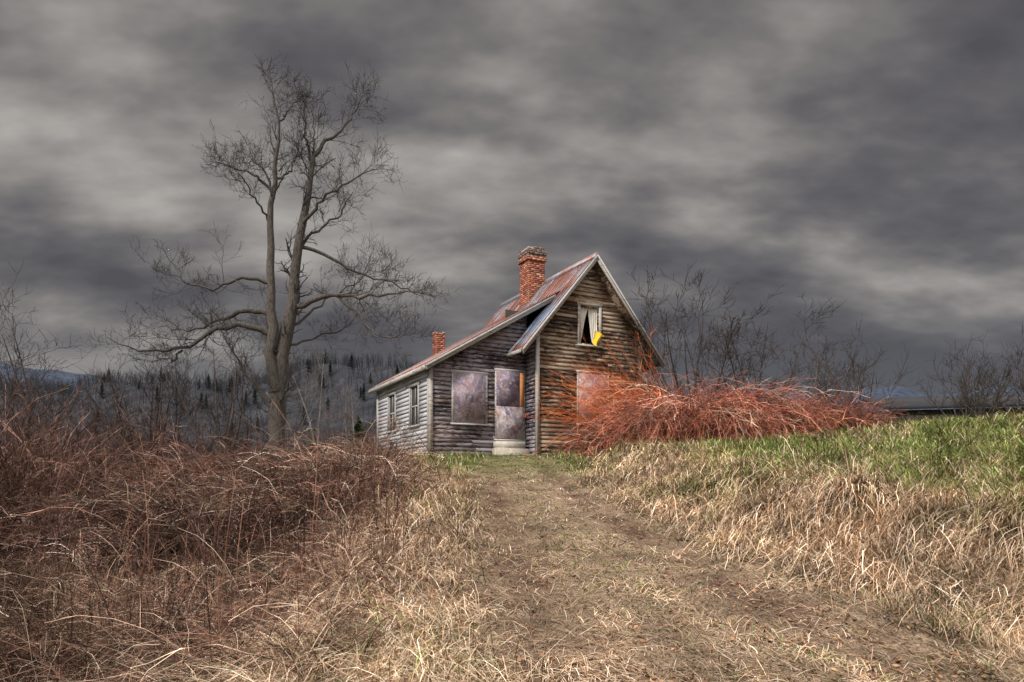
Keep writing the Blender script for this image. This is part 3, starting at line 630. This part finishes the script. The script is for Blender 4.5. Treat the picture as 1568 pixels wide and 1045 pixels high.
# ------------------------------------------------------------------ low dark shed beyond the crest
shed=bpy.data.objects.new('low_shed',None); scene.collection.objects.link(shed); shed.location=(25.2,38,0); shed.rotation_euler=(0,0,math.radians(-14))
z0=float(terrain(24.,38)); s=MB(); zr=1.6+(750-640)/1045*38+.5
s.hexa([(-4.5,-2,zr-.16),(14,-2,zr-.16),(14,3,zr+.95),(-4.5,3,zr+.95),(-4.5,-2,zr),(14,-2,zr),(14,3,zr+1.1),(-4.5,3,zr+1.1)],(.022,.021,.024)); ob=s.obj('roof',M_dark,shed)
s=MB(); s.box(-4.2,13.7,-1.6,2.7,z0-1,zr-.17,(.03,.025,.022))
for q in range(44): s.box(-4.2+q*.405,-4.2+q*.405+.37,-1.63,-1.603,z0-1,zr-.18,jit((.035,.027,.024),.3))
s.obj('walls',M_dark,shed)

# ------------------------------------------------------------------ sky + sun
world=bpy.data.worlds.new('World'); scene.world=world; world.use_nodes=True; nt=world.node_tree; bg=nt.nodes['Background']
sky=N(nt,'ShaderNodeTexSky',sky_type='NISHITA'); sky.sun_disc=False; sky.sun_elevation=math.radians(38); sky.sun_rotation=math.radians(216)
tc=N(nt,'ShaderNodeTexCoord'); sp=N(nt,'ShaderNodeSeparateXYZ'); nt.links.new(tc.outputs['Generated'],sp.inputs[0])
def M(op,a,b=None,c=None):
    m=N(nt,'ShaderNodeMath',operation=op)
    for i_,v in enumerate((a,b,c)):
        if v is None: continue
        if hasattr(v,'is_linked'): nt.links.new(v,m.inputs[i_])
        else: m.inputs[i_].default_value=v
    return m.outputs[0]
def MR(v,a,b,c,d):
    m=N(nt,'ShaderNodeMapRange'); m.clamp=True; m.interpolation_type='SMOOTHSTEP'; nt.links.new(v,m.inputs[0])
    for i_,q in enumerate((a,b,c,d)): m.inputs[i_+1].default_value=q
    return m.outputs[0]
zc=M('MAXIMUM',sp.outputs[2],0.0); den=M('ADD',zc,.34)
cb_=N(nt,'ShaderNodeCombineXYZ'); nt.links.new(M('DIVIDE',sp.outputs[0],den),cb_.inputs[0]); nt.links.new(M('DIVIDE',sp.outputs[1],den),cb_.inputs[1])
mp=N(nt,'ShaderNodeMapping'); mp.inputs['Location'].default_value=(2.3,7.4,0); mp.inputs['Scale'].default_value=(1.0,1.6,1); mp.inputs['Rotation'].default_value=(0,0,-.25)
nt.links.new(cb_.outputs[0],mp.inputs[0]); vv=mp.outputs[0]
n1=noise(nt,vv,1.35,4,.55,0); n2=noise(nt,vv,4.2,4,.55,0)
f=M('ADD',M('MULTIPLY',n1,.70),M('MULTIPLY',n2,.30))
f=M('ADD',M('MULTIPLY',M('SUBTRACT',f,.5),1.25),.5)
f=M('ADD',f,M('MULTIPLY',M('SUBTRACT',sp.outputs[2],.34),.30))
left=M('MULTIPLY',MR(sp.outputs[0],-.2,-.55,0,1),MR(sp.outputs[2],.42,.22,0,1)); right=MR(sp.outputs[0],.15,.55,0,1)
f=M('ADD',f,M('SUBTRACT',M('MULTIPLY',left,.10),M('MULTIPLY',right,.02)))
cl=ramp(nt,f,[(.37,(.085,.080,.087)),(.46,(.130,.123,.126)),(.53,(.195,.183,.177)),(.60,(.29,.272,.258)),(.70,(.44,.415,.388))])
hz=MR(sp.outputs[2],.06,.24,1.,0.)
hcol=ramp(nt,M('ADD',M('ADD',M('MULTIPLY',sp.outputs[0],.8),.3),M('MULTIPLY',n1,.2)),[(0,(.25,.24,.24)),(.15,(.165,.163,.173)),(.45,(.118,.123,.138)),(.9,(.095,.096,.113))])
cl=mix(nt,M('MULTIPLY',hz,.85),cl,hcol)
zen=MR(sp.outputs[2],.60,.9,0,1); back=MR(sp.outputs[1],.25,-.6,0,1)
br=M('ADD',M('MULTIPLY',zen,2.2),M('MULTIPLY',back,.42)); cbr=N(nt,'ShaderNodeCombineXYZ')
nt.links.new(br,cbr.inputs[0]); nt.links.new(M('MULTIPLY',br,.97),cbr.inputs[1]); nt.links.new(M('MULTIPLY',br,.95),cbr.inputs[2])
cl=mix(nt,1.,cl,cbr.outputs[0],'ADD')
cl10=mix(nt,1.,cl,(10,10,10),'MULTIPLY')
nt.links.new(mix(nt,.97,sky.outputs[0],cl10),bg.inputs['Color']); bg.inputs['Strength'].default_value=.1
sd=bpy.data.lights.new('sun','SUN'); sd.energy=3.2; sd.angle=math.radians(6); sd.color=(1,.93,.84)
so=bpy.data.objects.new('sun',sd); scene.collection.objects.link(so)
el=math.radians(38); az=math.radians(216); dv=Vector((math.sin(az)*math.cos(el),math.cos(az)*math.cos(el),math.sin(el)))
so.rotation_euler=(-dv).to_track_quat('-Z','Y').to_euler()

cam=bpy.data.cameras.new('camera'); cam.lens=24; cam.sensor_width=36; cam.shift_y=.145; cam.clip_end=6000; cam.clip_start=.05
co=bpy.data.objects.new('camera',cam); scene.collection.objects.link(co); co.location=(0,0,1.6); co.rotation_euler=(math.radians(90),0,0); scene.camera=co
